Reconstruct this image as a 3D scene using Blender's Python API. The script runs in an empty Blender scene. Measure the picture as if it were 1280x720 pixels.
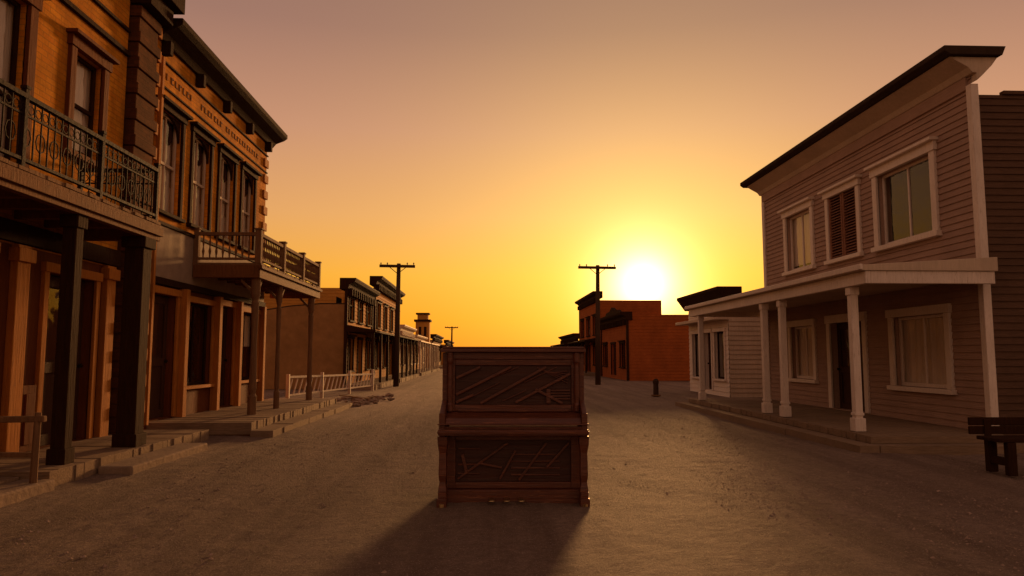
import bpy, bmesh, math, random
from mathutils import Vector, noise
random.seed(7)
sc=bpy.context.scene
R=math.radians

# ------------------------------------------------------------ materials
def nt(name):
    m=bpy.data.materials.new(name); m.use_nodes=True
    n=m.node_tree; n.nodes.clear()
    o=n.nodes.new('ShaderNodeOutputMaterial'); p=n.nodes.new('ShaderNodeBsdfPrincipled')
    n.links.new(p.outputs[0],o.inputs[0])
    return m,n,p
def mixc(n,fac,a,b,mode='MIX'):
    x=n.nodes.new('ShaderNodeMix'); x.data_type='RGBA'; x.blend_type=mode
    if isinstance(fac,(int,float)): x.inputs[0].default_value=fac
    else: n.links.new(fac,x.inputs[0])
    for i,c in ((6,a),(7,b)):
        if isinstance(c,tuple): x.inputs[i].default_value=(*c,1)
        else: n.links.new(c,x.inputs[i])
    return x.outputs[2]
def noi(n,vec,scale,detail=5,rough=.6,lo=.3,hi=.7):
    t=n.nodes.new('ShaderNodeTexNoise'); t.inputs['Scale'].default_value=scale
    t.inputs['Detail'].default_value=detail; t.inputs['Roughness'].default_value=rough
    n.links.new(vec,t.inputs['Vector'])
    r=n.nodes.new('ShaderNodeMapRange'); r.inputs[1].default_value=lo; r.inputs[2].default_value=hi
    n.links.new(t.outputs[0],r.inputs[0])
    return r.outputs[0]
def mapping(n,vec,scale):
    m=n.nodes.new('ShaderNodeMapping'); m.inputs['Scale'].default_value=scale
    n.links.new(vec,m.inputs[0]); return m.outputs[0]
def bump(n,p,h,strength,dist=.02):
    b=n.nodes.new('ShaderNodeBump'); b.inputs['Strength'].default_value=strength; b.inputs['Distance'].default_value=dist
    n.links.new(h,b.inputs['Height']); n.links.new(b.outputs[0],p.inputs['Normal'])
def mat(name,c1,c2,stretch=(1,1,1),scale=8,rough=.8,bmp=.4,dirt=.5,spec=.1,metal=0,wear=None):
    m,n,p=nt(name)
    tc=n.nodes.new('ShaderNodeTexCoord').outputs['Object']
    f=noi(n,mapping(n,tc,stretch),scale,8,.65)
    col=mixc(n,f,c1,c2)
    big=noi(n,tc,1.3,6,.65,.35,.7)
    dk=tuple(c*.45 for c in c1)
    mu=n.nodes.new('ShaderNodeMath'); mu.operation='MULTIPLY'; mu.inputs[1].default_value=dirt
    n.links.new(big,mu.inputs[0])
    col=mixc(n,mu.outputs[0],col,dk)
    if wear:
        w=noi(n,mapping(n,tc,stretch),scale*2.2,9,.75,.56,.64)
        col=mixc(n,w,col,wear)
    n.links.new(col,p.inputs['Base Color'])
    p.inputs['Roughness'].default_value=rough; p.inputs['Specular IOR Level'].default_value=spec
    p.inputs['Metallic'].default_value=metal
    bump(n,p,f,bmp,.012)
    return m
def brickmat(name,c1,c2,mortar,bw=.23,rh=.075,bmp=.8):
    m,n,p=nt(name)
    tc=n.nodes.new('ShaderNodeTexCoord').outputs['Object']
    s=n.nodes.new('ShaderNodeSeparateXYZ'); n.links.new(tc,s.inputs[0])
    a=n.nodes.new('ShaderNodeMath'); n.links.new(s.outputs[0],a.inputs[0]); n.links.new(s.outputs[1],a.inputs[1])
    c=n.nodes.new('ShaderNodeCombineXYZ'); n.links.new(a.outputs[0],c.inputs[0]); n.links.new(s.outputs[2],c.inputs[1])
    b=n.nodes.new('ShaderNodeTexBrick'); n.links.new(c.outputs[0],b.inputs['Vector'])
    b.inputs['Scale'].default_value=1; b.inputs['Brick Width'].default_value=bw; b.inputs['Row Height'].default_value=rh
    b.inputs['Mortar Size'].default_value=.006; b.inputs['Mortar Smooth'].default_value=.3
    b.inputs['Color1'].default_value=(*c1,1); b.inputs['Color2'].default_value=(*c2,1); b.inputs['Mortar'].default_value=(*mortar,1)
    big=noi(n,tc,1.6,8,.7,.38,.72)
    col=mixc(n,big,b.outputs[0],tuple(x*.42 for x in c1))
    st=noi(n,mapping(n,tc,(3,3,.35)),1.5,6,.6,.5,.8)
    col=mixc(n,st,col,tuple(x*.5 for x in c2))
    n.links.new(col,p.inputs['Base Color']); p.inputs['Roughness'].default_value=.9; p.inputs['Specular IOR Level'].default_value=.05
    fine=noi(n,tc,40,4,.6)
    h=n.nodes.new('ShaderNodeMath'); h.operation='MULTIPLY_ADD'; n.links.new(fine,h.inputs[0]); h.inputs[1].default_value=.35
    inv=n.nodes.new('ShaderNodeMath'); inv.operation='SUBTRACT'; inv.inputs[0].default_value=1; n.links.new(b.outputs['Fac'],inv.inputs[1])
    n.links.new(inv.outputs[0],h.inputs[2]); bump(n,p,h.outputs[0],bmp,.008)
    return m
def glassmat(name,tint=(.88,.84,.8)):
    m=bpy.data.materials.new(name); m.use_nodes=True; n=m.node_tree; n.nodes.clear()
    o=n.nodes.new('ShaderNodeOutputMaterial'); mx=n.nodes.new('ShaderNodeMixShader')
    t=n.nodes.new('ShaderNodeBsdfTransparent'); t.inputs[0].default_value=(*tint,1)
    g=n.nodes.new('ShaderNodeBsdfGlossy'); g.inputs['Roughness'].default_value=.05; g.inputs['Color'].default_value=(.85,.85,.85,1)
    fr=n.nodes.new('ShaderNodeLayerWeight'); fr.inputs['Blend'].default_value=.5
    pw=n.nodes.new('ShaderNodeMath'); pw.operation='POWER'; pw.inputs[1].default_value=4; n.links.new(fr.outputs['Facing'],pw.inputs[0])
    ad=n.nodes.new('ShaderNodeMath'); ad.operation='MULTIPLY_ADD'; ad.inputs[1].default_value=.75; ad.inputs[2].default_value=.05
    n.links.new(pw.outputs[0],ad.inputs[0]); n.links.new(ad.outputs[0],mx.inputs[0])
    tc=n.nodes.new('ShaderNodeTexCoord').outputs['Object']
    f=noi(n,tc,2.5,2,.5); b=n.nodes.new('ShaderNodeBump'); b.inputs['Strength'].default_value=.15; b.inputs['Distance'].default_value=.03
    n.links.new(f,b.inputs['Height']); n.links.new(b.outputs[0],g.inputs['Normal'])
    n.links.new(t.outputs[0],mx.inputs[1]); n.links.new(g.outputs[0],mx.inputs[2]); n.links.new(mx.outputs[0],o.inputs[0])
    return m

H=(3,.6,30)   # grain for horizontal boards
MT=dict(
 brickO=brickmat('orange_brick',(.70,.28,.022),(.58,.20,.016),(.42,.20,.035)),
 brickR=brickmat('dark_brick',(.15,.055,.02),(.10,.036,.014),(.10,.05,.025)),
 plaster=mat('painted_band',(.34,.24,.16),(.26,.18,.12),scale=5,bmp=.3),
 trimD=mat('dark_brown_trim',(.045,.018,.007),(.026,.011,.005),(6,6,.6),6,.85,spec=.05),
 trimO=mat('ochre_trim',(.50,.19,.028),(.36,.12,.02),(6,6,.5),5,.8,wear=(.22,.09,.03)),
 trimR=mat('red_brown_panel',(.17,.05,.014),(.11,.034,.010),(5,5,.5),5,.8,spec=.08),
 iron=mat('wrought_iron',(.016,.010,.006),(.035,.016,.008),scale=20,rough=.75,spec=.1),
 woodM=mat('weathered_wood',(.25,.13,.06),(.14,.075,.036),(8,8,.7),5,.85),
 woodB=mat('balcony_wood',(.20,.08,.026),(.11,.045,.016),(8,8,1),5,.8),
 plank=mat('deck_planks',(.33,.22,.135),(.19,.125,.075),(1.2,12,12),4,.85,.5),
 clap=mat('clapboard_paint',(.42,.27,.195),(.33,.21,.15),H,2.2,.8,.35,.45,wear=(.21,.125,.085)),
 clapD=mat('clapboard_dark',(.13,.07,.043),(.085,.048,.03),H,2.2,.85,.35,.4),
 white=mat('white_paint',(.76,.63,.52),(.64,.53,.43),(7,7,.6),5,.6,.25,.25,.2,wear=(.42,.31,.22)),
 cream=mat('cream_paint',(.60,.46,.33),(.48,.37,.26),(7,7,.6),4,.65,.25,.4),
 shutter=mat('louvre_shutter',(.30,.12,.065),(.19,.08,.04),(3,3,20),3,.8,wear=(.60,.44,.33)),
 roof=mat('roof_shingle',(.06,.036,.024),(.038,.024,.016),scale=10,rough=.95,spec=.03),
 curtain=mat('curtain_cloth',(.84,.74,.60),(.68,.58,.46),(1,14,.4),2,.9,.6,.15),
 swag=mat('dark_drape',(.07,.03,.02),(.04,.02,.015),(1,14,.4),2,.9),
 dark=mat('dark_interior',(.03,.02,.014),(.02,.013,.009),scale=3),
 door=mat('door_wood',(.08,.032,.014),(.05,.022,.010),(8,8,.6),5,.7),
 stone=mat('step_stone',(.33,.23,.155),(.23,.16,.105),scale=14,rough=.9,bmp=.7),
 pole=mat('pole_wood',(.08,.042,.022),(.045,.026,.015),(10,10,.5),4,.9),
 ceram=mat('insulator',(.3,.22,.15),(.25,.18,.12),scale=9,rough=.4),
 farO=mat('far_ochre_haze_wall',(.60,.27,.05),(.46,.19,.035),(2,2,10),2.5,.9,.4,.4),  # orange distance haze is mixed into this base colour
 farT=mat('far_tan_haze_wall',(.46,.27,.13),(.34,.2,.09),(2,2,10),2.5,.9,.4,.5),  # tan wall, warmed by haze put into the colour
 farR=mat('far_red_glow_wall',(.42,.11,.025),(.31,.075,.018),(2,2,9),2.5,.9,.4,.6),  # red-brown wall with the low sun's orange flare glow painted into its colour
 adobe=mat('adobe_side_wall',(.36,.20,.075),(.26,.145,.055),scale=3,rough=.95,bmp=.4),
 glass=glassmat('window_glass'),
)
# ------------------------------------------------------------ mesh helpers
class M:
    def __init__(s): s.v=[]; s.f=[]
    def add(s,vs,fs):
        k=len(s.v); s.v+=[tuple(v) for v in vs]; s.f+=[tuple(i+k for i in f) for f in fs]
class Thing:
    def __init__(s,name,loc=(0,0,0),rz=0):
        s.e=bpy.data.objects.new(name,None); s.e.location=loc; s.e.rotation_euler[2]=rz
        s.e.empty_display_size=.3
        sc.collection.objects.link(s.e); s.p={}
    def part(s,name,m,bev=0,smooth=False):
        if name not in s.p: s.p[name]=(M(),m,bev,smooth)
        return s.p[name][0]
    def done(s):
        for name,(mm,m,bev,smooth) in s.p.items():
            me=bpy.data.meshes.new(name); me.from_pydata(mm.v,[],mm.f)
            b=bmesh.new(); b.from_mesh(me); bmesh.ops.recalc_face_normals(b,faces=b.faces[:]); b.to_mesh(me); b.free()
            if smooth:
                for p in me.polygons: p.use_smooth=True
            me.materials.append(MT[m])
            o=bpy.data.objects.new(name,me); sc.collection.objects.link(o); o.parent=s.e
            if bev:
                bm=o.modifiers.new('bevel','BEVEL'); bm.width=bev; bm.segments=2; bm.limit_method='ANGLE'; bm.angle_limit=R(40)
def P(fr,s,t,z):
    O,S,T=fr; return (O[0]+S[0]*s+T[0]*t, O[1]+S[1]*s+T[1]*t, z)
BF=[(0,1,2,3),(7,6,5,4),(0,4,5,1),(1,5,6,2),(2,6,7,3),(3,7,4,0)]
def box(m,fr,s0,s1,t0,t1,z0,z1):
    m.add([P(fr,s,t,z) for z in(z0,z1) for s,t in((s0,t0),(s1,t0),(s1,t1),(s0,t1))],BF)
def prism(m,fr,poly,s0,s1):   # poly in (t,z)
    n=len(poly)
    m.add([P(fr,s0,t,z) for t,z in poly]+[P(fr,s1,t,z) for t,z in poly],
          [tuple(range(n)),tuple(range(2*n-1,n-1,-1))]+[(i,(i+1)%n,n+(i+1)%n,n+i) for i in range(n)])
def slab(m,fr,poly,t0,t1):    # poly in (s,z)
    n=len(poly)
    m.add([P(fr,s,t0,z) for s,z in poly]+[P(fr,s,t1,z) for s,z in poly],
          [tuple(range(n)),tuple(range(2*n-1,n-1,-1))]+[(i,(i+1)%n,n+(i+1)%n,n+i) for i in range(n)])
def cyl(m,a,b,r0,r1=None,n=8,caps=True):
    r1=r0 if r1 is None else r1
    a=Vector(a); b=Vector(b); d=(b-a).normalized()
    u=d.orthogonal().normalized(); w=d.cross(u)
    vs=[a+(u*math.cos(k*2*math.pi/n)+w*math.sin(k*2*math.pi/n))*r0 for k in range(n)]+[b+(u*math.cos(k*2*math.pi/n)+w*math.sin(k*2*math.pi/n))*r1 for k in range(n)]
    fs=[(k,(k+1)%n,n+(k+1)%n,n+k) for k in range(n)]
    if caps: fs+=[tuple(range(n)),tuple(range(n,2*n))]
    m.add(vs,fs)
def beam(m,a,b,w,h):
    a=Vector(a); b=Vector(b); d=(b-a).normalized()
    up=Vector((0,0,1)) if abs(d.z)<.95 else Vector((0,1,0))
    x=d.cross(up).normalized(); y=x.cross(d)
    c=[x*(-w/2)+y*(-h/2),x*(w/2)+y*(-h/2),x*(w/2)+y*(h/2),x*(-w/2)+y*(h/2)]
    m.add([a+k for k in c]+[b+k for k in c],BF)
def lathe(m,x,y,prof,n=10):   # prof: (r,z)
    vs=[(x+r*math.cos(k*2*math.pi/n),y+r*math.sin(k*2*math.pi/n),z) for r,z in prof for k in range(n)]
    fs=[(i*n+k,i*n+(k+1)%n,(i+1)*n+(k+1)%n,(i+1)*n+k) for i in range(len(prof)-1) for k in range(n)]
    m.add(vs,fs+[tuple(range(n)),tuple(range((len(prof)-1)*n,len(prof)*n))])
def wall(m,fr,s0,s1,z0,z1,ops=(),t=0,board=0,lap=.022,depth=.22):
    zs={z0,z1}
    if board:
        k=0
        while z0+k*board<z1: zs.add(round(z0+k*board,5)); k+=1
    ops=[o for o in ops if o[2]<z1 and o[3]>z0]
    for o in ops:
        for z in o[2:4]:
            if z0<z<z1: zs.add(round(z,5))
    zs=sorted(zs); ss=sorted({s0,s1}|{s for o in ops for s in o[:2] if s0<s<s1})
    def tt(z,top):
        if not board: return t
        f=((z-z0)/board)%1
        if top and (f<1e-3 or f>.999): f=1
        elif not top and f>.999: f=0
        return t+lap*(1-f)
    for a,b in zip(zs,zs[1:]):
        if b-a<1e-4: continue
        for c,d in zip(ss,ss[1:]):
            mz=(a+b)/2; ms=(c+d)/2
            if any(o[0]<ms<o[1] and o[2]<mz<o[3] for o in ops): continue
            ta,tb=tt(a,False),tt(b,True)
            m.add([P(fr,c,ta,a),P(fr,d,ta,a),P(fr,d,tb,b),P(fr,c,tb,b)],[(0,1,2,3)])
            if board and abs(ta-t-lap)<1e-4:
                m.add([P(fr,c,ta,a),P(fr,d,ta,a),P(fr,d,t,a),P(fr,c,t,a)],[(0,1,2,3)])
    for o in ops:
        a,b,c,d=o[:4]
        for q in (((a,c),(a,d)),((b,c),(b,d)),((a,c),(b,c)),((a,d),(b,d))):
            (x1,y1),(x2,y2)=q
            m.add([P(fr,x1,t+.01,y1),P(fr,x2,t+.01,y2),P(fr,x2,t-depth,y2),P(fr,x1,t-depth,y1)],[(0,1,2,3)])
def window(b,fr,s0,s1,z0,z1,cas='white',sash='white',cw=.12,nx=1,nz=2,curtain=None,hood=False,t=0,proud=.055,blind=0,sill=True,pre='window'):
    c=b.part(pre+'_casing',cas,.006)
    if cw:
        box(c,fr,s0-cw,s0,t-.01,t+proud,z0,z1); box(c,fr,s1,s1+cw,t-.01,t+proud,z0,z1)
        box(c,fr,s0-cw-.03,s1+cw+.03,t-.01,t+proud+.02,z1,z1+cw*1.1)
        if sill: box(c,fr,s0-cw-.04,s1+cw+.04,t-.01,t+proud+.05,z0-cw*.6,z0)
        if hood: box(c,fr,s0-cw-.07,s1+cw+.07,t-.01,t+proud+.1,z1+cw*1.1,z1+cw*1.1+.05)
    q=b.part(pre+'_sash',sash,.004); w=.05
    box(q,fr,s0+.002,s0+w,t-.12,t-.07,z0+.002,z1-.002); box(q,fr,s1-w,s1-.002,t-.12,t-.07,z0+.002,z1-.002)
    box(q,fr,s0+w,s1-w,t-.12,t-.07,z0+.002,z0+w*1.3); box(q,fr,s0+w,s1-w,t-.12,t-.07,z1-w,z1-.002)
    for i in range(1,nx): 
        x=s0+(s1-s0)*i/nx; box(q,fr,x-.018,x+.018,t-.11,t-.075,z0+w,z1-w)
    for i in range(1,nz):
        z=z0+(z1-z0)*i/nz; box(q,fr,s0+w,s1-w,t-.115,t-.068,z-.025,z+.025)
    g=b.part(pre+'_glass','glass'); g.add([P(fr,s0+.01,t-.095,z0+.01),P(fr,s1-.01,t-.095,z0+.01),P(fr,s1-.01,t-.095,z1-.01),P(fr,s0+.01,t-.095,z1-.01)],[(0,1,2,3)])
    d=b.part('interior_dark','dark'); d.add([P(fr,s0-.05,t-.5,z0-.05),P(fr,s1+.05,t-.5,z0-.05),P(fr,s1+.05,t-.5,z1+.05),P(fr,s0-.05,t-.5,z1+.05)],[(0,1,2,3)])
    if curtain:
        cu=b.part(pre+'_curtain',curtain); n=24; zt=z1; zb=z0+blind*(z1-z0)
        vs=[];
        for i in range(n+1):
            s=s0+(s1-s0)*i/n; tt=t-.15+.012*math.sin(i*1.9+.4*math.sin(i))
            vs+= [P(fr,s,tt,zb),P(fr,s,tt,zt)]
        cu.add(vs,[(2*i,2*i+2,2*i+3,2*i+1) for i in range(n)])
def door(b,fr,s0,s1,z0,z1,cas='trimD',leaf='door',t=0,cw=.1,proud=.05,lite=True):
    c=b.part('door_casing',cas,.006)
    if cw:
        box(c,fr,s0-cw,s0,t-.01,t+proud,z0,z1); box(c,fr,s1,s1+cw,t-.01,t+proud,z0,z1)
        box(c,fr,s0-cw-.02,s1+cw+.02,t-.01,t+proud+.02,z1,z1+cw*1.2)
    d=b.part('door_leaf',leaf,.004)
    box(d,fr,s0+.003,s1-.003,t-.2,t-.15,z0,z1-.003)
    h=z1-z0; w=.11
    box(d,fr,s0+.003,s0+w,t-.149,t-.12,z0,z1-.003); box(d,fr,s1-w,s1-.003,t-.149,t-.12,z0,z1-.003)
    for f in (0,.42,.93):
        box(d,fr,s0+w,s1-w,t-.149,t-.125,z0+h*f,z0+h*f+h*.065)
    if lite:
        g=b.part('door_glass','glass'); g.add([P(fr,s0+w,t-.14,z0+h*.5),P(fr,s1-w,t-.14,z0+h*.5),P(fr,s1-w,t-.14,z0+h*.92),P(fr,s0+w,t-.14,z0+h*.92)],[(0,1,2,3)])
    k=b.part('door_knob','iron')
    cyl(k,P(fr,s1-.06,t-.12,z0+h*.46),P(fr,s1-.06,t-.07,z0+h*.46),.022,.028,8)
def planks(m,fr,s0,s1,t0,t1,z0,z1,w=.15):
    s=s0
    while s<s1-.03:
        e=min(s+w,s1); dz=random.uniform(-.006,.004); dt=random.uniform(-.015,.012)
        box(m,fr,s+.004,e-.004,t0,t1+dt,z0,z1+dz); s=e
def post(m,x,y,z0,z1,w,cap=True):
    fr=((x,y),(1,0),(0,1)); h=w/2
    box(m,fr,-h,h,-h,h,z0,z1)
    if cap:
        k=h*1.45; box(m,fr,-k,k,-k,k,z0,z0+.22*(w/.12)**.5*.9); box(m,fr,-k*.9,k*.9,-k*.9,k*.9,z1-.12,z1-.003)
        box(m,fr,-k*.85,k*.85,-k*.85,k*.85,z0+.24*(w/.12)**.5*.9+.02,z0+.24*(w/.12)**.5*.9+.06)
def baluster(m,x,y,z0,z1,r=.02):
    h=z1-z0
    lathe(m,x,y,[(r*.8,z0),(r*.8,z0+h*.12),(r*1.5,z0+h*.3),(r*.6,z0+h*.5),(r*1.2,z0+h*.7),(r*.7,z0+h*.85),(r*.8,z1)],6)
def rail(b,name,mt,p0,p1,z0,z1,kind='turned',step=.13,postw=.1,posts=2,top=.06):
    m=b.part(name,mt,0)
    a=Vector((p0[0],p0[1],0)); c=Vector((p1[0],p1[1],0)); L=(c-a).length; d=(c-a)/L
    def pt(s,z): v=a+d*s; return (v.x,v.y,z)
    beam(m,pt(0,z1-top/2),pt(L,z1-top/2),top*1.3,top)
    beam(m,pt(0,z0+.08),pt(L,z0+.08),top,top*.7)
    if kind=='iron': beam(m,pt(0,z1-.2),pt(L,z1-.2),.02,.02)
    n=max(2,int(L/step))
    for i in range(1,n):
        q=pt(L*i/n,0)
        if kind=='turned': baluster(m,q[0],q[1],z0+.09,z1-top,.018)
        else:
            cyl(m,(q[0],q[1],z0+.09),(q[0],q[1],z1-top),.009,n=5,caps=False)
            v0=pt(L*(i-.5)/n,z1-.13); rr=.045
            pts=[Vector(v0)+d*math.cos(k*math.pi/4)*rr+Vector((0,0,math.sin(k*math.pi/4)*rr)) for k in range(8)]
            for k in range(8): cyl(m,pts[k],pts[(k+1)%8],.006,n=4,caps=False)
            if i%2:
                v0=pt(L*(i)/n,(z0+z1)/2-.05); rr=.075
                pts=[Vector(v0)+d*math.cos(k*math.pi/4)*rr+Vector((0,0,math.sin(k*math.pi/4)*rr*1.3)) for k in range(8)]
                for k in range(8): cyl(m,pts[k],pts[(k+1)%8],.007,n=4,caps=False)
    for i in range(posts):
        q=pt(L*i/max(1,posts-1),0); f=((q[0],q[1]),(d.x,d.y),(-d.y,d.x)); w=postw/2
        box(m,f,-w,w,-w,w,z0,z1+.05); box(m,f,-w*1.3,w*1.3,-w*1.3,w*1.3,z1+.05,z1+.08)

LX=-5.5; RX=7.3
LF=((LX,0),(0,1),(1,0)); RF=((RX,0),(0,1),(-1,0))
def CF(y): return ((0,y),(1,0),(0,-1))

# ------------------------------------------------------------ L1 brick hotel
b=Thing('brick_hotel_building')
w=b.part('walls','brickO')
ops=[(3.9,5.1,3.15,5.5),(7.35,8.5,3.15,5.5),(9.5,10.2,4.0,5.4),(3.6,5.2,.16,2.4),(6.75,8.1,.16,2.45),(9.2,10.3,.16,2.35)]
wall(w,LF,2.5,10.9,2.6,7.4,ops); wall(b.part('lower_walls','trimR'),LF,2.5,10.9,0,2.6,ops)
wall(w,CF(2.5),-14,LX,0,7.4); wall(w,CF(11.7),-14,LX,0,7.4)
wall(w,((-14,0),(0,1),(-1,0)),2.5,11.7,0,7.4)
box(b.part('roof','roof'),LF,2.5,11.7,-8.5,-.01,7.0,7.1)
window(b,LF,3.9,5.1,3.15,5.5,'trimR','trimD',.16,2,2,'curtain',True)
window(b,LF,7.35,8.5,3.15,5.5,'trimR','trimD',.15,2,2,'curtain',True,blind=.15)
window(b,LF,9.5,10.2,4.0,5.4,'trimO','trimD',.13,1,2,'curtain',True,blind=.1)
door(b,LF,3.6,5.2,.16,2.4,'trimO'); door(b,LF,6.75,8.1,.16,2.45,'trimR'); door(b,LF,9.2,10.3,.16,2.35,'trimO')
tr=b.part('pilasters','trimO',.008)
for s in (6.3,8.62,10.62):
    box(tr,LF,s-.12,s+.12,0,.09,.0,2.6); box(tr,LF,s-.16,s+.16,0,.13,2.4,2.56)
pn=b.part('panels','trimR',.006)
for s0,s1 in ((8.78,9.06),(5.4,6.08)):
    box(pn,LF,s0,s1,0,.05,.16,.95); box(pn,LF,s0+.06,s1-.06,.05,.075,.25,.85)
dk=b.part('string_courses','trimD',.006)
box(dk,LF,2.5,10.88,0,.07,2.62,2.86); box(dk,LF,2.5,10.88,0,.06,5.87,5.94); box(dk,LF,2.5,10.88,0,.05,6.25,6.3)
co=b.part('cornice','trimD',.01)
prism(co,LF,[(0,6.9),(.1,6.9),(.18,7.05),(.4,7.15),(.45,7.3),(.45,7.45),(-.2,7.45),(-.2,6.9)],2.5,10.7)
q=b.part('quoin_pier','brickR',.012); qo=b.part('quoin_blocks','trimO',.012)
z=0;i=0
while z<7.5:
    if i%2: box(q,LF,10.96,11.6,-.1,.13,z,z+.24)
    else: box(q,LF,10.93,11.64,-.1,.165,z,z+.17)
    z+=.24 if i%2 else .17; i+=1
z=.4
while z<7:
    box(qo,LF,11.645,11.78,-.05,.12,z,z+.2); z+=.41
box(co,LF,10.85,11.8,-.1,.46,7.0,7.6); box(co,LF,10.9,11.7,0,.32,6.75,7.0)
bal=b.part('balcony_deck','woodB',.006)
planks(b.part('balcony_planks','woodM'),LF,2.6,9.8,.0,1.12,3.06,3.1)
box(bal,LF,2.6,9.8,1.02,1.12,2.84,3.055); box(bal,LF,2.6,9.8,1.12,1.16,2.9,3.0); box(bal,LF,9.7,9.8,.01,1.02,2.84,3.055)
for k in range(12): box(bal,LF,2.7+k*.58,2.78+k*.58,.01,1.02,2.9,3.055)
rail(b,'balcony_railing','iron',(LX+1.06,2.7),(LX+1.06,9.74),3.1,3.82,'iron',.115,.05,6,.045)
rail(b,'balcony_railing','iron',(LX+.05,9.74),(LX+1.0,9.74),3.1,3.82,'iron',.115,.05,1,.045)
pp=b.part('porch_posts','trimD',.01)
post(pp,-4.52,9.5,.15,2.84,.24,False); post(pp,-4.52,8.0,.15,2.84,.15,False); post(pp,-4.52,4.3,.15,2.84,.17,False)
for y,h in ((9.5,.13),(8.0,.085)): box(pp,((-4.52,y),(1,0),(0,1)),-h*1.15,h*1.15,-h*1.15,h*1.15,.15,.32); box(pp,((-4.52,y),(1,0),(0,1)),-h*1.2,h*1.2,-h*1.2,h*1.2,2.7,2.838)
dkp=b.part('porch_deck','plank',.004)
planks(dkp,LF,2.5,7.4,0,.95,-.1,.12,.16); planks(dkp,LF,7.42,11.6,0,1.2,-.1,.16,.16)
st=b.part('stone_steps','stone',.02)
box(st,LF,8.3,10.5,1.22,1.6,-.1,.08); box(st,LF,6.5,7.38,.98,1.3,-.1,.1)
for k in range(5):
    s=5.2+k*.26; box(st,LF,s,s+.22,1.0+random.uniform(-.05,.05),1.28,-.1,.07+random.uniform(0,.06))
b.done()

b=Thing('hitching_rail')
m=b.part('rail','woodM',.01)
beam(m,(-6.3,7.15,.68),(-4.2,7.15,.70),.06,.06); beam(m,(-6.3,7.15,.38),(-4.25,7.15,.36),.045,.05)
for x in (-4.28,-4.75,-5.4): cyl(b.part('posts','woodM'),(x,7.15,0),(x+.01,7.15,.76),.035,.03,8)
b.done()

# ------------------------------------------------------------ L2 brick store
b=Thing('brick_store_building')
w=b.part('walls','brickO')
cent=[12.5,13.88,15.26,16.64]
ops=[(c-.43,c+.43,3.75,5.5) for c in cent]+[(12.0,13.0,.24,2.35),(13.4,14.7,.75,2.3),(15.0,15.95,.24,2.35),(16.3,17.6,.75,2.3)]
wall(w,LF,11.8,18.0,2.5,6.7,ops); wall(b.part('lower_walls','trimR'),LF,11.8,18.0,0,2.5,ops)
wall(w,CF(11.82),-14,LX,0,6.7); wall(w,CF(18.0),-14,LX,0,6.7)
wall(w,((-14,0),(0,1),(-1,0)),11.8,18,0,6.7)
box(b.part('roof','roof'),LF,11.8,18,-8.5,-.01,6.3,6.4)
sw=b.part('window_swags','swag'); ar=b.part('window_arch_heads','trimD')
for c in cent:
    window(b,LF,c-.43,c+.43,3.75,5.5,'trimD','cream',.10,2,2,'curtain',True,blind=.0,proud=.045)
    for sg in(-1,1):   # arched head spandrels
        arc=[(c+sg*.43*math.cos(a),5.12+.36*math.sin(a)) for a in [math.pi/2*k/7 for k in range(8)]]
        slab(ar,LF,[(c+sg*.43,5.499),]+arc+[(c,5.499)],-.066,-.02)
    for dx in(-.21,.21):
        pts=[(c+dx+.2*math.cos(a),5.44+.42*math.sin(a)) for a in [math.pi+math.pi*k/8 for k in range(9)]]
        slab(sw,LF,pts,-.134,-.124)
    box(sw,LF,c-.42,c-.37,-.134,-.124,4.3,5.4); box(sw,LF,c+.37,c+.42,-.134,-.124,4.3,5.4)
door(b,LF,12.0,13.0,.24,2.35,'trimO'); door(b,LF,15.0,15.95,.24,2.35,'trimO')
window(b,LF,13.4,14.7,.75,2.3,'trimO','trimD',.1,2,1,None,pre='shopfront'); window(b,LF,16.3,17.6,.75,2.3,'trimO','trimD',.1,2,1,'curtain',pre='shopfront',blind=.5)
pl=b.part('painted_band','plaster',.008)
box(pl,LF,11.85,17.98,0,.05,2.62,3.5)
dk=b.part('string_courses','trimD',.006)
box(dk,LF,11.82,18.02,.0,.08,3.5,3.56); box(dk,LF,11.82,18.02,0,.08,2.5,2.618); box(dk,LF,11.82,18.02,0,.03,5.87,5.90); box(dk,LF,11.82,18.02,0,.04,6.3,6.33)
lt=b.part('frieze_lettering','trimR',.003)
for k in range(30):
    s=12.25+k*.17+random.uniform(-.01,.01)
    if k in(7,8,16): continue
    box(lt,LF,s,s+.03,.001,.012,6.04,6.16)
    if k%2: box(lt,LF,s+.031,s+.1,.001,.012,6.13,6.16)
    if k%3: box(lt,LF,s+.031,s+.1,.001,.012,6.04,6.06)
co=b.part('cornice','trimD',.01)
prism(co,LF,[(0,6.62),(.06,6.62),(.14,6.72),(.34,6.8),(.42,6.86),(.42,6.96),(-.2,6.96),(-.2,6.62)],11.82,18.3)
for k in range(5): s=12.0+k*1.45; box(co,LF,s,s+.12,.001,.16,6.4,6.64)
q=b.part('corner_quoins','trimO',.01)
z=3.6
while z<6.2: box(q,LF,17.72,18.03,0,.05,z,z+.2); z+=.4
box(b.part('downpipe','trimO'),LF,11.85,11.92,.05,.12,.2,6.3)
bd=b.part('balcony_deck','woodB',.006)
planks(b.part('balcony_planks','woodM'),LF,13.55,18.5,.05,1.32,3.0,3.04)
box(bd,LF,13.55,18.5,1.2,1.3,2.76,2.998); box(bd,LF,13.55,13.65,.06,1.2,2.76,2.998); box(bd,LF,18.4,18.5,.06,1.2,2.76,2.998)
box(bd,LF,13.5,18.55,1.30,1.35,2.93,2.99); 
for k in range(9): box(bd,LF,13.8+k*.52,13.87+k*.52,.06,1.2,2.84,2.998)
ox=LX+1.25
rail(b,'balcony_railing','woodM',(ox,13.6),(ox,18.44),3.04,3.62,'turned',.115,.11,4,.06)
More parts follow.
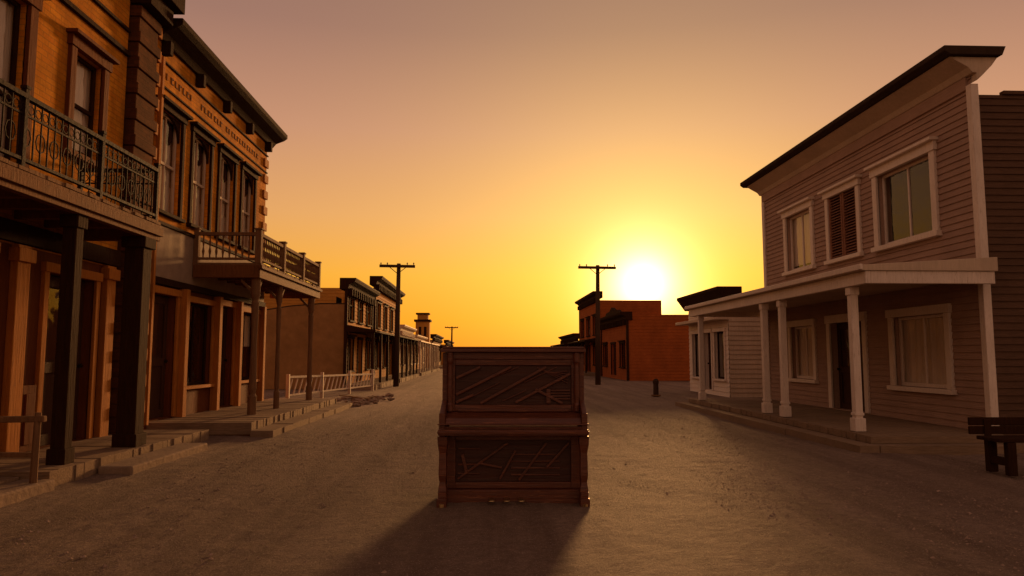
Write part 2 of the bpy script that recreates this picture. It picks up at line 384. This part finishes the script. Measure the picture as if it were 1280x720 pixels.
rail(b,'balcony_railing','woodM',(LX+.1,13.6),(ox-.06,13.6),3.04,3.62,'turned',.115,.09,1,.06)
rail(b,'balcony_railing','woodM',(LX+.1,18.44),(ox-.06,18.44),3.04,3.62,'turned',.115,.09,1,.06)
for y,k in ((13.72,1.1),(15.3,.8),(18.1,1)):
    pm=b.part('porch_posts','woodM',.004)
    lathe(pm,-4.32,y,[(r*k,z) for r,z in [(.075,.2),(.075,.55),(.05,.6),(.065,.7),(.05,1.6),(.065,2.3),(.05,2.35),(.08,2.45),(.08,2.76)]],12)
    beam(pm,(-4.32,y,2.45),(-4.32,y+.3,2.74),.05,.05); beam(pm,(-4.32,y,2.45),(-4.6,y,2.74),.05,.05)
wp=b.part('wall_pilasters','trimO',.006)
for y in (13.2,14.85,16.12,17.8): post(wp,-5.42,y,.2,2.5,.15,False)
planks(b.part('boardwalk','plank',.004),LF,12.1,18.9,.0,1.7,.02,.22,.16)
planks(b.part('boardwalk_step','plank',.004),LF,11.95,18.95,1.72,2.1,-.1,.1,.6)
box(b.part('boardwalk_skirt','woodB'),LF,12.12,18.88,.0,1.66,-.2,.02)
b.done()

b=Thing('wooden_railing')
m=b.part('rails','cream',.004)
beam(m,(-5.4,20.2,.72),(-4.2,27.5,.62),.07,.06); beam(m,(-5.4,20.2,.22),(-4.2,27.5,.2),.06,.05)
for k in range(22):
    f=k/21; x=-5.4+1.2*f; y=20.2+7.3*f; beam(m,(x,y,.2),(x+.045,y+.28,.66),.035,.035)
for f in(0,.33,.66,1): post(b.part('posts','cream',.004),-5.4+1.2*f,20.2+7.3*f,0,.8,.09,False)
b.done()

# ------------------------------------------------------------ generic false-front building
def front(name,side,x,y0,y1,ztop,depth,wm,tm,zs=None,sidewall=None,porch=0,two=True,ped=False,nwin=3,sideM=None):
    fr=((x,0),(0,1),(-side,0))
    b=Thing(name); L=y1-y0; w=b.part('walls',wm); ops=[]; n=nwin; zs=zs or ztop-.6
    for i in range(n):
        c=y0+L*(i+.5)/n; hw=L/n*.24
        lowh=2.0
        ops.append((c-hw,c+hw,.2 if i==n//2 else .7,lowh))
        if two: ops.append((c-hw,c+hw,2.75,min(ztop-.75,2.75+1.25)))
    wall(w,fr,y0,y1,0,ztop-.3,ops,board=.16 if wm!='adobe' else 0)
    for k,o in enumerate(ops):
        if o[2]<.5: door(b,fr,*o[:4],tm)
        else: window(b,fr,*o[:4],tm,tm,.1,1,2,'curtain' if k%2 else None,True)
    sm=b.part('side_walls',sideM or wm)
    xs=[x,x+side*depth]
    for yy,sg in((y0,-1),(y1,1)):
        f=((0,yy),(1,0),(0,sg))
        if sidewall: slab(sm,f,[(x+side*a,z) for a,z in sidewall],-.2,0)
        else: wall(sm,f,min(xs),max(xs),0,zs,board=.17)
    f=((x+side*depth,0),(0,1),(side,0)); wall(sm,f,y0,y1,0,2.2 if sidewall else zs)
    if not sidewall: box(b.part('roof','roof'),fr,y0+.02,y1-.02,-depth,-.05,zs-.15,zs-.03)
    else:
        top=[p for p in sidewall if p[1]>0]
        r=b.part('roof','roof')
        for (a,za),(c_,zc) in zip(top,top[1:]):
            beamv=[(-a,za),(-c_,zc),(-c_,zc+.05),(-a,za+.05)]; prism(r,fr,beamv,y0+.0,y1)
    co=b.part('cornice',tm,.01); z=ztop
    prism(co,fr,[(0,z-.45),(.08,z-.45),(.14,z-.25),(.35,z-.15),(.4,z-.05),(.4,z),(-.25,z),(-.25,z-.45)],y0-.12,y1+.12)
    k=0
    while y0+.1+k*.5<y1-.1: box(co,fr,y0+.05+k*.5,y0+.17+k*.5,.001,.24,z-.7,z-.4); k+=1
    for s in(y0,y1): box(co,fr,s-.08,s+.1,-.05,.07,0,z-.45)
    if ped:
        c=(y0+y1)/2; slab(co,fr,[(y0+L*.2,z),(y1-L*.2,z),(y1-L*.28,z+.25),(c+L*.08,z+.3),(c,z+.5),(c-L*.08,z+.3),(y0+L*.28,z+.25)],-.1,.12)
    if porch:
        p=b.part('porch',tm,.006); pz=2.25
        prism(p,fr,[(.03,pz+.28),(porch,pz+.08),(porch,pz),(.03,pz)],y0-.1,y1+.1)
        nn=max(3,int(L/1.8)+1)
        for i in range(nn):
            yy=y0+L*i/(nn-1); box(p,fr,yy-.05,yy+.05,porch-.16,porch-.06,.18,pz-.002)
            prism(p,fr,[(porch-.17,pz-.01),(porch-.45,pz-.01),(porch-.17,pz-.3)],yy-.03,yy+.03)
        planks(b.part('porch_deck','plank'),fr,y0-.1,y1+.1,0,porch+.05,-.1,.18,.3)
    b.done(); return b
front('false_front_store',-1,LX,28.8,35.3,4.4,9,'farO','trimD',sidewall=[(0,0),(0,3.35),(1.0,3.35),(2.2,3.25),(5.0,2.8),(9,2.2),(9,0)],porch=1.2,nwin=3,sideM='adobe')
front('false_front_store',-1,LX,36.2,46.5,5.3,9,'farO','trimD',porch=1.3,nwin=4,sideM='farO')
front('false_front_shop',-1,-5.7,48.5,57,3.4,8,'farT','cream',porch=1.5,two=False,nwin=4)
front('false_front_shop',-1,-5.7,58,68,3.0,8,'farO','cream',porch=1.5,two=False,nwin=4)
front('false_front_shop',-1,-5.4,76,90,3.6,8,'farT','trimD',porch=1.5,two=False,nwin=4)
front('false_front_shop',-1,-5.0,94,112,3.4,8,'farO','trimD',porch=1.5,two=False,nwin=4)
b=Thing('brick_tower')
w=b.part('walls','farO'); f=CF(69.5)
box(w,f,-6.6,-5.3,-1.3,0,0,4.6); c=b.part('cap','trimD',.02)
box(c,f,-6.75,-5.15,-1.45,.15,4.6,4.8); box(w,f,-6.45,-5.45,-1.15,-.15,4.8,5.3); box(c,f,-6.6,-5.3,-1.3,0,5.3,5.45)
for x in(-6.3,-5.8): box(c,f,x,x+.25,.001,.02,3.2,4.1)
b.done()

# ------------------------------------------------------------ R1 clapboard store
b=Thing('clapboard_store_building')
w=b.part('walls','clap')
Y0,Y1=10.2,18.3
win=[(11.25,12.85,3.3,4.62),(15.6,16.9,3.3,4.62)]; shut=(13.6,14.75,3.3,4.62)
low=[(11.1,12.55,.78,1.98),(15.7,16.85,.78,1.98)]; dr=(13.6,14.9,.22,1.98)
wall(w,RF,Y0,Y1,.1,5.5,win+[shut]+low+[dr],board=.105,lap=.02)
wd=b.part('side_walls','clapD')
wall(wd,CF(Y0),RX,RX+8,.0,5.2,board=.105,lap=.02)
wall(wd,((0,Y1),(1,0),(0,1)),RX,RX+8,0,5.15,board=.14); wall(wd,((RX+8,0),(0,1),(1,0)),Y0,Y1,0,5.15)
box(b.part('roof','roof'),RF,Y0+.01,Y1-.01,-8,-.02,5.05,5.148)
box(b.part('side_roof_edge','clapD',.01),CF(Y0),RX+.45,RX+8,-.05,.05,5.2,5.26)
window(b,RF,*win[0],'white','white',.14,2,1,None,True)
window(b,RF,*win[1],'white','white',.13,2,1,'curtain',True,blind=.1)
c=b.part('window_casing','white',.006); s0,s1,z0,z1=shut
box(c,RF,s0-.12,s0,0,.055,z0,z1); box(c,RF,s1,s1+.12,0,.055,z0,z1); box(c,RF,s0-.16,s1+.16,0,.08,z1,z1+.13); box(c,RF,s0-.16,s1+.16,0,.1,z0-.08,z0); box(c,RF,s0-.22,s1+.22,0,.15,z1+.13,z1+.18)
sh=b.part('louvre_shutters','shutter',.003)
for a,e in((s0+.01,(s0+s1)/2-.01),((s0+s1)/2+.01,s1-.01)):
    box(sh,RF,a,a+.06,-.05,.03,z0+.01,z1-.01); box(sh,RF,e-.06,e,-.05,.03,z0+.01,z1-.01)
    k=z0+.03
    while k<z1-.06:
        dd=random.uniform(-.008,.008); prism(sh,RF,[(-.04,k+.055),(-.04,k+.045),(.025+dd,k),(.025+dd,k+.012)],a+.06,e-.06); k+=.058
wall(b.part('interior_dark','dark'),RF,s0,s1,z0,z1,t=-.1)
for o in low: window(b,RF,*o,'white','white',.13,2,1,'curtain',False)
door(b,RF,*dr,'white','door',cw=.14)
tr=b.part('corner_boards','white',.008)
box(tr,RF,Y0-.045,Y0+.07,-.07,.05,.1,5.36); box(tr,RF,Y1-.11,Y1+.03,-.1,.05,.1,5.3)
box(b.part('frieze','clap',.008),RF,Y0+.072,Y1+.02,.0,.05,5.30,5.5)
co=b.part('cornice','cream',.01)
prism(co,RF,[(0,5.5),(.06,5.5),(.12,5.58),(.3,5.68),(.4,5.74),(-.34,5.74),(-.25,5.62),(-.08,5.45),(0,5.38)],Y0-.12,Y1+.12)
prism(b.part('roof_edge','roof',.01),RF,[(-.36,5.742),(.44,5.742),(.52,5.8),(.52,5.88),(-.42,5.88)],Y0-.2,Y1+.25)
pr=b.part('porch_roof','cream',.006); tri=b.part('porch_trim','white',.008)
prism(pr,RF,[(.03,2.70),(2.0,2.58),(2.0,2.5),(.03,2.5)],Y0-.35,Y1+.4)
box(tri,RF,Y0-.32,Y1+.35,1.86,1.94,2.32,2.498); box(tri,RF,Y0-.32,Y0-.24,.06,1.86,2.32,2.498); box(tri,RF,Y1+.27,Y1+.35,.06,1.86,2.32,2.498)
box(tri,RF,Y0-.38,Y1+.42,2.0,2.04,2.51,2.59)
box(b.part('porch_ceiling','cream'),RF,Y0-.24,Y1+.27,.06,1.86,2.44,2.497)
po=b.part('porch_posts','white',.006)
for y in (10.45,13.0,13.85,18.0): post(po,5.46,y,.21,2.32,.11)
planks(b.part('porch_deck','plank',.003),RF,9.85,18.8,.0,1.98,.1,.2,.14)
planks(b.part('porch_step','plank',.003),RF,9.6,19.0,2.0,2.28,-.1,.1,2.4)
box(b.part('porch_skirt','woodM'),RF,9.9,18.75,.0,1.94,-.2,.1); box(b.part('porch_step','plank',.003),RF,9.6,9.84,-1.2,1.99,-.1,.1)
b.done()

# ------------------------------------------------------------ R2 small white shop
b=Thing('white_shop_building'); x=7.75; fr=((x,0),(0,1),(-1,0)); y0,y1=22.6,27.0
w=b.part('walls','white'); ops=[(22.95,23.95,.55,2.1),(24.3,25.1,.15,2.1),(25.4,26.5,.55,2.1)]
wall(w,fr,y0,y1,0,3.0,ops,board=.15)
sm=b.part('side_walls','cream'); wall(sm,CF(y0),x,x+6,0,2.85,board=.15); wall(sm,((0,y1),(1,0),(0,1)),x,x+6,0,2.85,board=.15)
wall(sm,((x+6,0),(0,1),(1,0)),y0,y1,0,2.85)
for o in(ops[0],ops[2]): window(b,fr,*o,'white','trimD',.1,1,1,None)
door(b,fr,*ops[1],'white')
box(b.part('roof','roof'),fr,y0,y1,-6,-.01,2.9,2.98)
co=b.part('cornice','trimD',.01); prism(co,fr,[(0,3.0),(.1,3.0),(.35,3.35),(.4,3.4),(.4,3.5),(-.4,3.5),(-.4,3.0)],y0-.2,y1+.2)
box(b.part('awning_band','cream',.01),fr,y0-.1,y1+.1,.02,.5,2.45,2.55)
b.done()
front('brick_red_barn',1,7.6,38,46.3,3.65,9,'farR','trimD',zs=3.5,two=False,nwin=3,ped=True)
front('false_front_hall',1,7.6,47.5,57,5.6,4.2,'farR','trimD',porch=1.0,nwin=3)
front('false_front_shop',1,7.8,60,72,3.2,8,'farT','trimD',porch=1.2,two=False,nwin=4)

# ------------------------------------------------------------ utility poles
def upole(x,y,h,w,br=0):
    b=Thing('utility_pole'); m=b.part('pole','pole',smooth=True)
    cyl(m,(x,y,-.3),(x+.05,y,h),.13,.085,12)
    a=b.part('crossarm','pole',.01); beam(a,(x-w/2,y-.13,h-.12),(x+w/2,y-.13,h-.14),.1,.12)
    beam(a,(x-.35,y-.12,h-.16),(x,y-.12,h-.45),.025,.03); beam(a,(x+.4,y-.12,h-.16),(x+.04,y-.12,h-.45),.025,.03)
    i=b.part('insulators','ceram')
    for k in(-.46,-.28,.28,.46): lathe(i,x+k*w,y-.13,[(.015,h-.1),(.018,h-.04),(.03,h-.03),(.03,h),(.015,h+.03)],8)
    b.done()
upole(-3.82,31.6,5.35,1.55); upole(5.2,33,5.5,1.75); upole(-3.9,86,4.8,1.6)

b=Thing('bollard_post'); lathe(b.part('post','pole'),5.58,23.4,[(.09,-.1),(.085,.4),(.1,.42),(.1,.5),(.05,.56)],12)
box(b.part('plate','woodM',.01),((5.58,23.4),(1,0),(0,1)),-.13,.13,-.13,.13,0,.05); b.done()
b=Thing('wooden_bench'); m=b.part('planks','trimD',.008); f=CF(7.75)
for k in range(3): box(m,f,5.6,7.3,-.36+k*.125,-.25+k*.125,.36,.40)
for k in range(2): box(m,f,5.55,7.35,-.42,-.385,.41+k*.1,.50+k*.1)
for x in(5.7,7.0):
    box(m,f,x,x+.1,-.38,-.3,0,.358); box(m,f,x,x+.1,-.07,.0,0,.358); box(m,f,x+.01,x+.09,-.3,-.07,.1,.18); box(m,f,x+.01,x+.09,-.384,-.362,.36,.58)
b.done()
b=Thing('rubble_pile'); m=b.part('stones','stone')
def rock(m,x,y,z,r):
    vs=[];fs=[]
    bm=bmesh.new(); bmesh.ops.create_icosphere(bm,subdivisions=1,radius=r)
    for v in bm.verts:
        k=1+random.uniform(-.3,.3); vs.append((x+v.co.x*k*1.3,y+v.co.y*k,z+v.co.z*k*.6))
    fs=[tuple(v.index for v in f.verts) for f in bm.faces]; bm.free(); m.add(vs,fs)
for k in range(60): rock(m,-3.5+random.gauss(0,.3),21.5+random.gauss(0,1.0),.02,random.uniform(.03,.12))
for k in range(3): 
    a=random.uniform(0,3); x=-3.5+random.gauss(0,.3); y=21.3+random.gauss(0,.5); beam(b.part('boards','woodM'),(x,y,.06),(x+math.cos(a)*.7,y+math.sin(a)*.6,.1),.1,.03)
b.done()

# ------------------------------------------------------------ piano
MT['pianoF']=mat('piano_rosewood',(.14,.036,.013),(.065,.018,.008),(.8,10,14),3,.42,.25,.45,.4,wear=(.25,.085,.03))
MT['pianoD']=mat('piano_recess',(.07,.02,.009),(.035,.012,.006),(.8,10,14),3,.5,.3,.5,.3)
MT['brass']=mat('brass',(.6,.42,.2),(.45,.3,.14),scale=20,rough=.3,metal=1,dirt=.3)
MT['ivory']=mat('ivory_keys',(.6,.45,.3),(.5,.38,.25),scale=20,rough=.4)
cy=R(-2.2)
b=Thing('upright_piano',(.255+.0,6.35,0),cy)
F=((0,0),(1,0),(0,1))
w=b.part('case','pianoF',.008); d=b.part('recess_panels','pianoD',.004)
for sx in(-1,1):
    a,e=sorted((sx*.60,sx*.645))
    box(w,F,a,e,.26,.66,.12,1.33)
    a2,e2=sorted((sx*.598,sx*.65)); box(w,F,a2,e2,.02,.258,.60,.80)
    prism(w,((0,0),(1,0),(0,1)),[(.02,.80),(.26,.80),(.26,.90)],a2+.004,e2-.004)
    a3,e3=sorted((sx*.585,sx*.655))
    box(w,F,a3,e3,.03,.66,0,.12); box(w,F,a3-.006,e3+.006,-.02,.2,.0,.075)
    lx=sx*.62
    vs=[]
    prof=[(.12,.05),(.2,.035),(.26,.045),(.45,.04),(.53,.055),(.598,.06)]
    for z,h in prof: vs+=[(lx-h*.75,.10-h,z),(lx+h*.75,.10-h,z),(lx+h*.75,.10+h,z),(lx-h*.75,.10+h,z)]
    fs=[(0,1,2,3),tuple(range(len(vs)-4,len(vs)))]+[(4*i+k,4*i+(k+1)%4,4*i+4+(k+1)%4,4*i+4+k) for i in range(len(prof)-1) for k in range(4)]
    w.add(vs,fs)
    lathe(w,sx*.575,.235,[(.03,.80),(.03,.86),(.02,.88),(.026,1.0),(.02,1.22),(.03,1.25),(.03,1.33)],12)
box(w,F,-.6,.6,.6,.64,.1,1.33)
box(w,F,-.66,.66,.20,.68,1.335,1.365); box(w,F,-.645,.645,.215,.665,1.366,1.385)
box(w,F,-.6,.6,.25,.30,1.27,1.334)
box(w,F,-.598,-.53,.255,.29,.80,1.27); box(w,F,.53,.598,.255,.29,.80,1.27); box(w,F,-.53,.53,.255,.29,1.215,1.268); box(w,F,-.53,.53,.255,.29,.80,.86)
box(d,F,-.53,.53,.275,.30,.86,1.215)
def mould(x0,z0,x1,z1,t=.258,w_=.024,th=.036,m=w): beam(m,(x0,t,z0),(x1,t,z1),th,w_)
mould(-.52,.95,-.02,1.20); mould(-.30,.87,.30,1.20); mould(-.52,1.10,-.30,1.20); mould(.02,.88,.52,1.14); mould(-.52,.88,-.36,.95); mould(.2,1.0,.45,.87)
for (x0,z0,x1,z1) in ((-.44,.90,-.12,1.06),(-.2,1.1,.05,1.2),(.1,1.06,.4,1.2),(-.1,.89,.12,.99)): mould(x0,z0,x1,z1,.266,.010,.018)
for k in range(5): mould(.22+.03*k,1.195-.012*k,.50,1.05+.028*k,.266,.009,.016)
for z in (.905,.93,.955,.98): box(w,F,.34,.52,.252,.276,z,z+.014)
box(w,F,.30,.34,.245,.276,.87,1.0)
box(w,F,-.5,.5,.21,.2545,.80,.822)
prism(w,F,[(.03,.70),(.06,.755),(.25,.80),(.25,.70)],-.597,.597)
box(b.part('key_strip','ivory'),F,-.56,.56,.028,.05,.688,.698)
box(w,F,-.655,.655,-.005,.26,.61,.662); box(w,F,-.66,.66,-.02,.015,.625,.65); box(w,F,-.597,.597,.02,.06,.663,.686)
box(w,F,-.66,.66,-.012,.02,.70,.712) 
box(w,F,-.598,-.52,.24,.28,.12,.61); box(w,F,.52,.598,.24,.28,.12,.61); box(w,F,-.52,.52,.24,.28,.545,.609); box(w,F,-.52,.52,.24,.28,.12,.175)
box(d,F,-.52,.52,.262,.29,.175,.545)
for a in ((-.50,.20,-.22,.40),(-.22,.40,-.05,.52),(-.30,.34,-.1,.3),(-.42,.26,-.46,.42),(.05,.19,.30,.52),(.30,.3,.50,.52),(-.12,.2,.02,.45)): mould(*a,.248,.02,.03)
for z in (.23,.29,.35,.41): box(w,F,-.02,.42,.244,.265,z,z+.014)
for z in(.24,.32,.46): box(w,F,-.5,-.3,.244,.265,z,z+.014)
box(w,F,-.6,.6,.16,.30,.0,.118)
pe=b.part('pedals','brass',.006)
for x in(-.19,-.06,.07): 
    box(pe,F,x-.022,x+.022,.02,.155,.045,.058); lathe(pe,x,.02,[(.005,.044),(.03,.046),(.03,.058),(.005,.062)],12)
for sx in(-1,1): lathe(b.part('castors','brass'),sx*.62,.0,[(.02,-.01),(.03,.0),(.03,.03),(.01,.04)],10)
b.done()

# ------------------------------------------------------------ ground
m,n,p=nt('dirt_ground')
tc=n.nodes.new('ShaderNodeTexCoord').outputs['Object']
big=noi(n,tc,.5,7,.6,.35,.68); col=mixc(n,big,(.35,.235,.16),(.46,.32,.23))
tr_=noi(n,mapping(n,tc,(1.6,.09,1)),1.5,5,.6,.42,.62); col=mixc(n,tr_,col,(.27,.175,.12))
gr=noi(n,tc,38,6,.75,.3,.7); col=mixc(n,gr,mixc(n,.65,col,(.09,.05,.03)),col)
g2=noi(n,tc,9,6,.8,.42,.6); col=mixc(n,g2,mixc(n,.42,col,(.11,.065,.045)),col)
sp=noi(n,tc,110,3,.6,.62,.68); col=mixc(n,sp,col,(.60,.46,.36))
n.links.new(col,p.inputs['Base Color']); p.inputs['Roughness'].default_value=.8; p.inputs['Specular IOR Level'].default_value=.2
h=n.nodes.new('ShaderNodeMath'); h.operation='MULTIPLY_ADD'; n.links.new(noi(n,tc,9,8,.75,.2,.8),h.inputs[0]); h.inputs[1].default_value=1.4; n.links.new(gr,h.inputs[2])
bump(n,p,h.outputs[0],.9,.022)
def axis(lo,hi,fine0,fine1,st,g):
    a=[]; x=fine0
    while x<=fine1: a.append(x); x+=st
    s=st; x=a[-1]
    while x<hi: s*=g; x+=s; a.append(x)
    s=st; x=fine0
    while x>lo: s*=g; x-=s; a.insert(0,x)
    return a
xs=axis(-1500,1500,-6.5,7.0,.06,1.25); ys=axis(-200,3000,3.5,13,.06,1.045)
vs=[]
for y in ys:
    for x in xs:
        k=1 if y<60 else max(0,1-(y-60)/60)
        z=(.030*noise.noise((x*.35,y*.25,0))+.014*noise.noise((x*1.7,y*1.1,3))+.009*noise.noise((x*4.5,y*4.0,7))+.02*noise.noise((x*1.1,y*.06,11)))*k if abs(x)<60 else 0
        if y<14: z+=.006*noise.noise((x*11,y*11,2))+.004*noise.noise((x*22,y*20,5))
        vs.append((x,y,z-.012))
nx=len(xs)
fs=[(j*nx+i,j*nx+i+1,(j+1)*nx+i+1,(j+1)*nx+i) for j in range(len(ys)-1) for i in range(nx-1)]
me=bpy.data.meshes.new('ground'); me.from_pydata(vs,[],fs); me.materials.append(m)
for q in me.polygons: q.use_smooth=True
g=bpy.data.objects.new('ground',me); sc.collection.objects.link(g)
gm=M()
oct_=[(1,0,0),(0,1,0),(-1,0,0),(0,-1,0),(0,0,1),(.5,.5,-.6)]
of=[(0,1,4),(1,2,4),(2,3,4),(3,0,4),(0,5,1),(1,5,2),(2,5,3),(3,5,0)]
for k in range(16000):
    y=3.6+abs(random.gauss(0,6)); x=random.uniform(-1,1)*min(9,1.5+y*.75)
    if random.random()<.45: x=random.choice([-1,1])*random.uniform(2.2,6)
    if -.6<x<1.1 and 6.3<y<7.1: continue
    if x<-3.3 and y>6 or x>5 and y>9.5: continue
    r=random.uniform(.003,.009)*(1 if random.random()<.94 else 2.2); a=random.uniform(0,6.3)
    gm.add([(x+r*(v[0]*math.cos(a)-v[1]*math.sin(a))*random.uniform(.7,1.4),y+r*(v[0]*math.sin(a)+v[1]*math.cos(a))*random.uniform(.7,1.3),-.006+v[2]*r*.7) for v in oct_],of)
me=bpy.data.meshes.new('gravel'); me.from_pydata(gm.v,[],gm.f)
me.materials.append(mat('gravel_stone',(.40,.28,.21),(.24,.16,.11),scale=12,rough=.9))
o=bpy.data.objects.new('gravel',me); sc.collection.objects.link(o)
def hill(x0,x1,y,h,seed):
    vs=[];fs=[];N=60
    for i in range(N+1):
        f=i/N; x=x0+(x1-x0)*f; z=h*math.sin(math.pi*f)**.8*(.75+.5*noise.fractal((f*5,seed,0),.8,2,5))
        vs+=[(x,y,-1),(x,y+60,max(0,z)),(x,y+200,-1)]
    for i in range(N):
        for k in(0,1): fs.append((3*i+k,3*i+3+k,3*i+4+k,3*i+1+k))
    me=bpy.data.meshes.new('hill'); me.from_pydata(vs,[],fs); me.materials.append(MT['hill'])
    for q in me.polygons:q.use_smooth=True
    o=bpy.data.objects.new('hill',me); sc.collection.objects.link(o)
MT['hill']=mat('hazy_hill',(.55,.36,.2),(.45,.3,.17),scale=.02,rough=1,bmp=0)
hill(170,520,700,78,1); hill(-420,-60,800,40,4)

# ------------------------------------------------------------ sky, sun, camera
az=R(12.6); el=R(5.6)
sd=Vector((math.sin(az)*math.cos(el),math.cos(az)*math.cos(el),math.sin(el)))
wd=bpy.data.worlds.new('World'); sc.world=wd; wd.use_nodes=True; n=wd.node_tree; n.nodes.clear()
out=n.nodes.new('ShaderNodeOutputWorld'); bg=n.nodes.new('ShaderNodeBackground'); n.links.new(bg.outputs[0],out.inputs[0])
tc=n.nodes.new('ShaderNodeTexCoord').outputs['Generated']
sx=n.nodes.new('ShaderNodeSeparateXYZ'); n.links.new(tc,sx.inputs[0])
def ramp(stops):
    r=n.nodes.new('ShaderNodeValToRGB'); e=r.color_ramp.elements
    e[0].position=stops[0][0]; e[0].color=(*stops[0][1],1); e[1].position=stops[-1][0]; e[1].color=(*stops[-1][1],1)
    for p_,c_ in stops[1:-1]: k=e.new(p_); k.color=(*c_,1)
    n.links.new(sx.outputs[2],r.inputs[0]); return r.outputs[0]
fr_=ramp([(0,(.92,.20,.002)),(.05,(.94,.30,.006)),(.11,(.88,.38,.035)),(.19,(.74,.35,.12)),(.30,(.54,.26,.16)),(.42,(.33,.168,.13)),(.6,(.21,.12,.105)),(1,(.22,.13,.105))])
bk_=ramp([(0,(.64,.30,.13)),(.12,(.62,.32,.17)),(.35,(.46,.26,.185)),(1,(.24,.14,.11))])  # unseen sky behind the camera, raised and warmed as added fill light
dt=n.nodes.new('ShaderNodeVectorMath'); dt.operation='DOT_PRODUCT'; n.links.new(tc,dt.inputs[0]); dt.inputs[1].default_value=sd
mr=n.nodes.new('ShaderNodeMapRange'); mr.interpolation_type='SMOOTHSTEP'; mr.inputs[1].default_value=.0; mr.inputs[2].default_value=.88; n.links.new(dt.outputs['Value'],mr.inputs[0])
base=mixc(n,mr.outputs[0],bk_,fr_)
def ma(op,a,b=None):
    x=n.nodes.new('ShaderNodeMath'); x.operation=op
    for i,v in enumerate((a,b)):
        if v is None: continue
        if isinstance(v,(int,float)): x.inputs[i].default_value=v
        else: n.links.new(v,x.inputs[i])
    return x.outputs[0]
ang=ma('ARCCOSINE',ma('MINIMUM',dt.outputs['Value'],.999999))
def glow(col,amp,k,p=1):
    e=ma('EXPONENT',ma('MULTIPLY',ma('POWER',ma('DIVIDE',ang,R(k)),p),-1))
    v=n.nodes.new('ShaderNodeVectorMath'); v.operation='SCALE'; v.inputs[0].default_value=tuple(c*amp for c in col); n.links.new(e,v.inputs['Scale']); return v.outputs[0]
def addv(a,b):
    v=n.nodes.new('ShaderNodeVectorMath'); v.operation='ADD'; n.links.new(a,v.inputs[0]); n.links.new(b,v.inputs[1]); return v.outputs[0]
c=addv(base,glow((1,.88,.55),3.2,2.0,1.25)); c=addv(c,glow((1,.66,.08),1.05,8.5)); c=addv(c,glow((.5,.27,.05),.25,16))
sky=n.nodes.new('ShaderNodeTexSky'); sky.sky_type='NISHITA'; sky.sun_disc=False; sky.sun_elevation=el; sky.sun_rotation=az; sky.dust_density=3
v=n.nodes.new('ShaderNodeVectorMath'); v.operation='SCALE'; v.inputs['Scale'].default_value=.002; n.links.new(sky.outputs[0],v.inputs[0])
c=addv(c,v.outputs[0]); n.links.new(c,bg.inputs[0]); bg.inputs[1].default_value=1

s=bpy.data.lights.new('sun','SUN'); s.energy=4.2; s.angle=R(6); s.color=(1,.49,.17)
so=bpy.data.objects.new('sun',s); sc.collection.objects.link(so)
el2=R(7); d=-Vector((math.sin(az)*math.cos(el2),math.cos(az)*math.cos(el2),math.sin(el2)))
so.rotation_euler=d.to_track_quat('-Z','Y').to_euler()

cam=bpy.data.cameras.new('camera'); cam.lens=25.3; cam.sensor_width=36; cam.clip_end=6000; cam.clip_start=.05
co_=bpy.data.objects.new('camera',cam); sc.collection.objects.link(co_); co_.location=(0,0,1.3); co_.rotation_euler=(R(95.4),0,R(-2.2)); sc.camera=co_
sc.view_settings.view_transform='Standard'; sc.view_settings.look='None'; sc.view_settings.exposure=0
